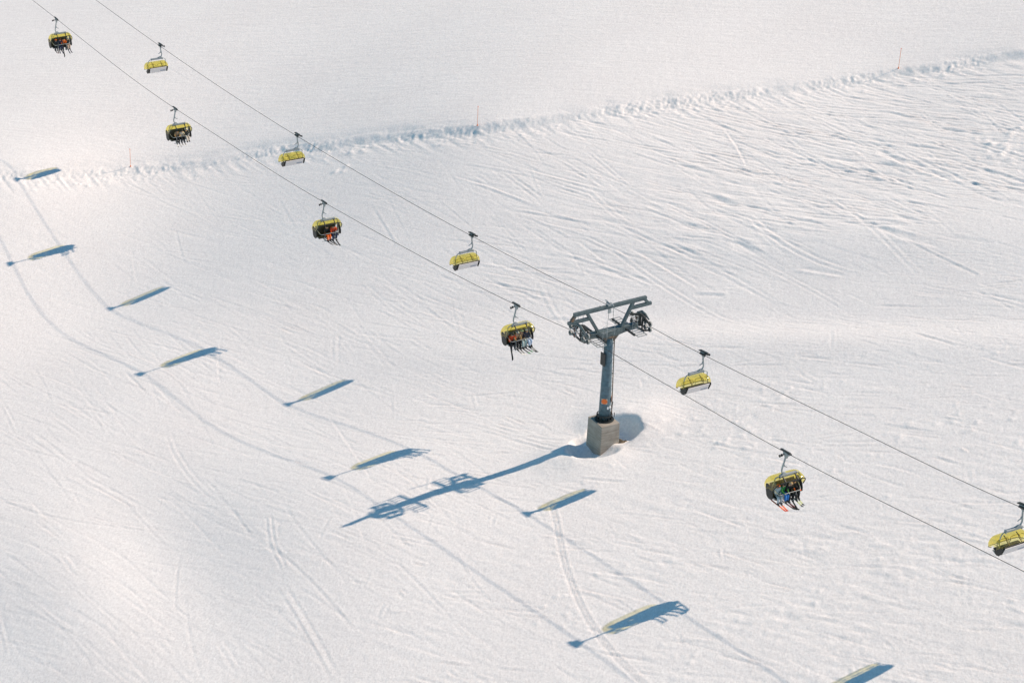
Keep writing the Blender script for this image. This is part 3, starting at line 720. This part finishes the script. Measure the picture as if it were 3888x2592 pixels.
def skin_body(pose):
    """one continuous seated body grown from a jointed skeleton; returns mesh with regions 0 face 1 jacket 2 trousers 3 gloves 4 boots"""
    V = []; E = []; Rd = []; tagv = []
    def v(p, r, reg, par=None):
        V.append(Vector(p)); Rd.append(r if isinstance(r, tuple) else (r, r)); tagv.append(reg)
        if par is not None: E.append((par, len(V) - 1))
        return len(V) - 1
    ln = pose.get('lean', 0.0); tw = pose.get('turn', 0.0)
    pel = v((0, 0, .03), (.15, .14), 2)
    sp = v((-.03 + ln * .2, 0, .20), (.155, .145), 1, pel); ch = v((-.01 + ln * .45, 0, .39), (.165, .15), 1, sp)
    nk = v((.01 + ln * .6, 0, .53), .075, 1, ch); hd = v((.04 + ln * .75, tw * .02, .63), (.088, .085), 0, nk)
    ht = v((.03 + ln * .8, tw * .02, .735), (.082, .08), 0, hd)
    v((.135 + ln * .78, tw * .09, .64), .02, 0, hd)                       # nose
    for s in (-1, 1):
        sh = v((ln * .5 - .01, s * .185, .45), .088, 1, ch)
        hand = pose['hands'][0 if s < 0 else 1]
        el = v(((hand[0] * .35 + ln * .4), s * (.27 if abs(hand[1]) < .26 else .31), (.45 + hand[2]) * .5 - .05), .066, 1, sh)
        wr = v((hand[0] - .06, s * hand[1], hand[2]), .045, 1, el)
        pm = v((hand[0] + .015, s * hand[1], hand[2] - .005), (.042, .03), 3, wr)
        for k, (o, l) in enumerate(((-.03, .062), (-.01, .075), (.012, .07), (.033, .055))):
            f1 = v((hand[0] + .045, s * hand[1] + o, hand[2] - .012), .011, 3, pm)
            v((hand[0] + .03 + l * .6, s * hand[1] + o * 1.1, hand[2] - .05), .009, 3, f1)
        v((hand[0] + .03, s * (hand[1] - .05), hand[2] - .005), .012, 3, pm)
        kx, ky, fx, fz = pose['legs'][0 if s < 0 else 1]
        hp = v((.06, s * .1, .02), .115, 2, pel); kn = v((kx, s * ky, .04), .098, 2, hp)
        an = v((fx - .02, s * ky * 1.03, fz + .09), .084, 2, kn); bt = v((fx, s * ky * 1.03, fz), .068, 4, an)
        v((fx + .16, s * ky * 1.08, fz - .035), .05, 4, bt)
    me = bpy.data.meshes.new('person'); me.from_pydata([tuple(p) for p in V], E, [])
    o = bpy.data.objects.new('tmp', me); COL.objects.link(o)
    sm = o.modifiers.new('s', 'SKIN'); sm.use_smooth_shade = True
    for i, d in enumerate(me.skin_vertices[0].data):
        d.radius = Rd[i]; d.use_root = (i == 0)
    ss = o.modifiers.new('u', 'SUBSURF'); ss.levels = 2; ss.render_levels = 2
    dg = bpy.context.evaluated_depsgraph_get(); dg.update()
    me2 = bpy.data.meshes.new_from_object(o.evaluated_get(dg)); me2.name = 'person'
    bpy.data.objects.remove(o); bpy.data.meshes.remove(me)
    segs = [(V[a], V[b], tagv[b] if tagv[b] != 1 or tagv[a] == 1 or tagv[a] == 2 else 1, Rd[b][0]) for a, b in E]
    mi = []
    for p in me2.polygons:
        c = p.center; best = 1e9; bt = 1
        for a, b, t, r in segs:
            d = b - a; k = max(0, min(1, (c - a).dot(d) / max(d.length_squared, 1e-9))); dd = (c - a - d * k).length - r * .6
            if dd < best: best = dd; bt = t
        mi.append(bt)
    for _ in range(5): me2.materials.append(M['black'])
    me2.polygons.foreach_set('material_index', mi)
    me2.polygons.foreach_set('use_smooth', [True] * len(mi))
    return me2

POSES = {
    'bar': dict(hands=((.42, .16, .16), (.42, .16, .16)), legs=((.45, .11, .46, -.40), (.45, .11, .48, -.40)), lean=.05),
    'lap': dict(hands=((.30, .08, .12), (.30, .08, .12)), legs=((.45, .12, .50, -.39), (.46, .12, .44, -.41)), lean=.0),
    'wide': dict(hands=((.38, .22, .15), (.24, .1, .2)), legs=((.44, .15, .52, -.38), (.45, .15, .42, -.41)), lean=.12, turn=.5),
    'swing': dict(hands=((.26, .12, .2), (.40, .24, .15)), legs=((.46, .12, .60, -.34), (.45, .14, .44, -.40)), lean=-.06, turn=-.6),
}
for k in POSES: POSES[k]['mesh'] = skin_body(POSES[k])

def ski_mesh(ln, w, col, tipcol, board=False):
    m = MB(); n = 14
    rows = []
    for i in range(n + 1):
        t = i / n; x = -ln * .45 + ln * t
        up = (max(0, t - .87) / .13) ** 2 * .09 + (max(0, .07 - t) / .07) ** 2 * .03
        ww = w * (1 + .18 * abs(t - .5) * 2) * (1 if .04 < t < .95 else .55)
        rows.append((x, up, ww))
    vs = []
    for x, z, ww in rows: vs += [(x, -ww / 2, z), (x, ww / 2, z), (x, ww / 2, z + .016), (x, -ww / 2, z + .016)]
    for i in range(n):
        a = i * 4; b = a + 4; mi = 1 if (i < 3 or i > 10) else 0
        m.add([vs[q] for q in (a, a + 1, a + 2, a + 3, b, b + 1, b + 2, b + 3)], [(0, 4, 5, 1), (1, 5, 6, 2), (2, 6, 7, 3), (3, 7, 4, 0)] + ([(0, 1, 2, 3)] if i == 0 else []) + ([(7, 6, 5, 4)] if i == n - 1 else []), mi)
    m.box((.0, 0, .03), (.34, w * .7, .03), mi=2)
    return m

def person(chair, y, pose, label, jacket, trousers, helmet, gloves='black', boots='charcoal', skis=None, hel_vis=True, board=None, ysk=0.0, sc=1.0, goggles='charcoal'):
    P = POSES[pose]
    ci = chairA[chair]
    o = bpy.data.objects.new('person', P['mesh']); COL.objects.link(o)
    base = ci.location; rz = ci.rotation_euler.z
    off = ci.rotation_euler.to_matrix() @ Vector((-.06, y, -2.92))
    o.location = base + off; o.rotation_euler = (ci.rotation_euler.x, ci.rotation_euler.y + R(random.uniform(-5, 4)), ci.rotation_euler.z + R(random.uniform(-11, 11))); sc *= random.uniform(.94, 1.05); o.scale = (sc, sc, sc)
    tag(o, label, 'person', 'people riding the chairlift')
    for i, mm in enumerate((M['skin'], cl(jacket), cl(trousers), cl(gloves), cl(boots))):
        o.material_slots[i].link = 'OBJECT'; o.material_slots[i].material = mm
    ln = P.get('lean', 0); tw = P.get('turn', 0)
    hx = .03 + ln * .78; hy = tw * .02
    h = MB(); h.ell((hx - .005, hy, .685), (.135, .118, .125), 16, 8, zmin=-.25); h.box((hx + .085, hy, .70), (.09, .19, .03))
    h.build('helmet', cl(helmet), o, smooth=True)
    g = MB(); g.box((hx + .105, hy, .655), (.05, .165, .07)); g.build('goggles', cl(goggles), o, bevel=.012)
    if skis:
        col, tip, ln_ = skis
        for k, s in enumerate((-1, 1)):
            kx, ky, fx, fz = P['legs'][k]
            so = ski_mesh(ln_, .095, col, tip).build('ski', [cl(col), cl(tip), M['black']], o)
            so.location = (fx + .05, s * ky * 1.05, fz - .11); so.rotation_euler = (0, R(random.uniform(-4, 7)), R(ysk + random.uniform(-6, 6)))
    if board:
        kx, ky, fx, fz = P['legs'][0]
        so = ski_mesh(1.15, .11, board, board).build('snowboard', [cl(board), cl(board), M['black']], o)
        so.location = (fx + .05, -ky, fz - .14); so.rotation_euler = (R(60), R(66), R(12))
    return o
# far upper left chair
person(0, -.22, 'lap', 'skier in a bright orange hat with a yellow scarf on the far upper left chair', 'charcoal', 'charcoal', 'orange', skis=('charcoal', 'maroon', 1.5), sc=.92)
person(0, .22, 'bar', 'skier in a dark blue jacket between two orange clad riders, far upper left chair', 'navy', 'navy', 'maroon', skis=('navy', 'charcoal', 1.5))
person(0, .62, 'wide', 'rider in an orange jacket with a hanging board, far upper left chair', 'orange', 'black', 'black', board='black')
person(0, 1.03, 'swing', 'skier in dark grey jacket and beige trousers, right end of far upper left chair', 'charcoal', 'beige', 'grey', skis=('navy', 'black', 1.5), sc=.95)
# second chair
person(1, .08, 'bar', 'rider in a tan jacket and dark hat, leftmost of the three on their chair', 'tan', 'black', 'charcoal', skis=('white', 'grey', 1.5))
person(1, .53, 'wide', 'rider in a cream and grey jacket and dark grey helmet in the middle of three', 'cream', 'black', 'charcoal', skis=('grey', 'white', 1.5), ysk=-8)
person(1, 1.0, 'swing', 'rider in a black jacket, white helmet and cream trousers with no skis on', 'charcoal', 'cream', 'white', boots='black')
# third chair
person(2, .2, 'lap', 'skier in black jacket and vivid orange trousers with black helmet', 'black', 'orange', 'black', skis=('charcoal', 'grey', 1.6))
person(2, .82, 'wide', 'skier in orange red jacket and navy trousers with black helmet', 'red', 'navy', 'black', skis=('charcoal', 'black', 1.6), ysk=5)
# fourth chair
person(3, -.25, 'wide', 'rider in a bright red jacket with a hanging board, on the chair beside the tower', 'red', 'black', 'charcoal', gloves='charcoal', board='black')
person(3, .14, 'bar', 'skier in tan jacket, black trousers and white helmet on the chair beside the tower', 'tan', 'black', 'white', skis=('grey', 'white', 1.55))
person(3, .53, 'lap', 'skier in a brown jacket, pale teal trousers and mint helmet, left of the tower', 'brown', 'teal', 'mint', skis=('charcoal', 'green', 1.55))
person(3, .98, 'swing', 'skier in a navy jacket, light blue trousers and white helmet, left of the tower', 'navy', 'jeans', 'white', skis=('grey', 'charcoal', 1.55), boots='black')
# fifth chair
person(4, -.3, 'lap', 'skier in a pale grey jacket, pale trousers and orange helmet with bright orange skis', 'palegrey', 'palegrey', 'orange', skis=('orange', 'red', 1.75), ysk=4)
person(4, .12, 'bar', 'skier in a green jacket and bright blue trousers with dark red skis', 'green', 'blue', 'charcoal', skis=('maroon', 'black', 1.75), gloves='palegrey')
person(4, .55, 'wide', 'skier dressed all in black seated right of the green jacket', 'black', 'black', 'beige', skis=('black', 'charcoal', 1.6))
person(4, .98, 'swing', 'skier in black with an orange glove and pale green skis at the chair end', 'black', 'black', 'black', skis=('lime', 'charcoal', 1.6), gloves='orange')

# ------------------------------------------------------------------ marker poles
ML = ['thin orange marker pole standing left, nearest the shadow on the snow bank', 'thin orange marker pole on the snow bank near the middle of the photo', 'thin orange marker pole on the snow bank at the upper right, leaning slightly']
for i, (x, y, zb, dx) in enumerate(((-46.1, 72.9, 1.82, 0.0), (-10.84, 60.3, 1.85, .01), (28.03, 59.7, 1.85, .05))):
    z = height(x, y)
    T = empty('marker_pole', ML[i], 'marker pole', (x, y, z), 0, 'orange piste marker poles on the bank')
    MB().cyl((0, 0, -.3), (dx, 0, zb), .02, 8).build('pole', M['poleorange'], T, smooth=True)
    m = MB(); m.tube([(0, 0, -.05), (0, 0, .02), (0, 0, .1), (0, 0, .14)], [.07, .07, .05, .03], 10); m.build('foot_sleeve', M['poleorange'], T, smooth=True)
    MB().cyl((dx, 0, zb), (dx, 0, zb + .1), .034, 8).build('pole_cap', M['orange'], T)

# ------------------------------------------------------------------ stones at the tower foot
def stone(l, u, r, sq, label, seed):
    p = lu(l, u, 0); z = height(p.x, p.y)
    m = MB(); m.ell((0, 0, 0), (r, r * .8, r * sq), 12, 8)
    q = random.Random(seed); m.v = [tuple(c * (1 + q.uniform(-.18, .18)) for c in v) for v in m.v]
    o = m.build('stone', M['rock'], smooth=False); o.location = (p.x, p.y, z + r * .2)
    tag(o, label, 'stone', 'stones beside the concrete base')
stone(.98, .45, .27, .75, 'dark brown stone in the snow pit, upper one by the concrete base', 1)
stone(.80, .85, .30, .6, 'largest brown stone touching the right foot of the concrete base', 2)
stone(1.30, .75, .12, .8, 'small black stone lying apart in the blue shade of the pit', 3)

# ------------------------------------------------------------------ light, sky, camera
w = bpy.data.worlds.new('World'); scene.world = w; w.use_nodes = True
nt = w.node_tree; bg = nt.nodes['Background']; sky = nt.nodes.new('ShaderNodeTexSky')
sky.sky_type = 'NISHITA'; sky.sun_disc = False; sky.sun_elevation = SUN_EL; sky.sun_rotation = SUN_AZ
sky.altitude = 2200; sky.air_density = 1.0; sky.dust_density = 0.2; sky.ozone_density = 1.5
tint = nt.nodes.new('ShaderNodeMix'); tint.data_type = 'RGBA'; tint.blend_type = 'MULTIPLY'; tint.inputs[0].default_value = 1.0
tint.inputs[7].default_value = (0.77, 1.14, 1.04, 1)     # white balance of a cold clear mountain sky
nt.links.new(sky.outputs['Color'], tint.inputs[6]); nt.links.new(tint.outputs[2], bg.inputs['Color']); bg.inputs['Strength'].default_value = 0.106
sd = bpy.data.lights.new('sun', 'SUN'); sd.energy = 4.6; sd.angle = R(0.6); sd.color = (1.0, 0.805, 0.635)
so = bpy.data.objects.new('sun', sd); COL.objects.link(so)
S = Vector((math.cos(SUN_EL) * math.sin(SUN_AZ), math.cos(SUN_EL) * math.cos(SUN_AZ), math.sin(SUN_EL)))
so.rotation_euler = S.to_track_quat('Z', 'Y').to_euler(); so.location = S * 200

cam = bpy.data.cameras.new('camera'); co = bpy.data.objects.new('camera', cam); COL.objects.link(co); scene.camera = co
rt = Vector((0.999295961948087, 0.01665687464415496, 0.03361739075740844)); up = Vector((-0.0375177349295954, 0.4436607807431683, 0.8954091417872139)); fw = Vector((0, 0.8960399880348261, -0.4439733548790386))
mw = Matrix((rt, up, -fw)).transposed().to_4x4(); mw.translation = Vector((-6.81313189, -143.28517865, 79.0))
co.matrix_world = mw
cam.sensor_width = 36; cam.lens = 36 * 8738.807 / 3888; cam.clip_start = 1; cam.clip_end = 4000

scene.view_settings.view_transform = 'Standard'; scene.view_settings.look = 'None'; scene.view_settings.gamma = 1
scene.view_settings.exposure = 0.295; scene.view_settings.use_curve_mapping = False
scene.cycles.transparent_max_bounces = 16
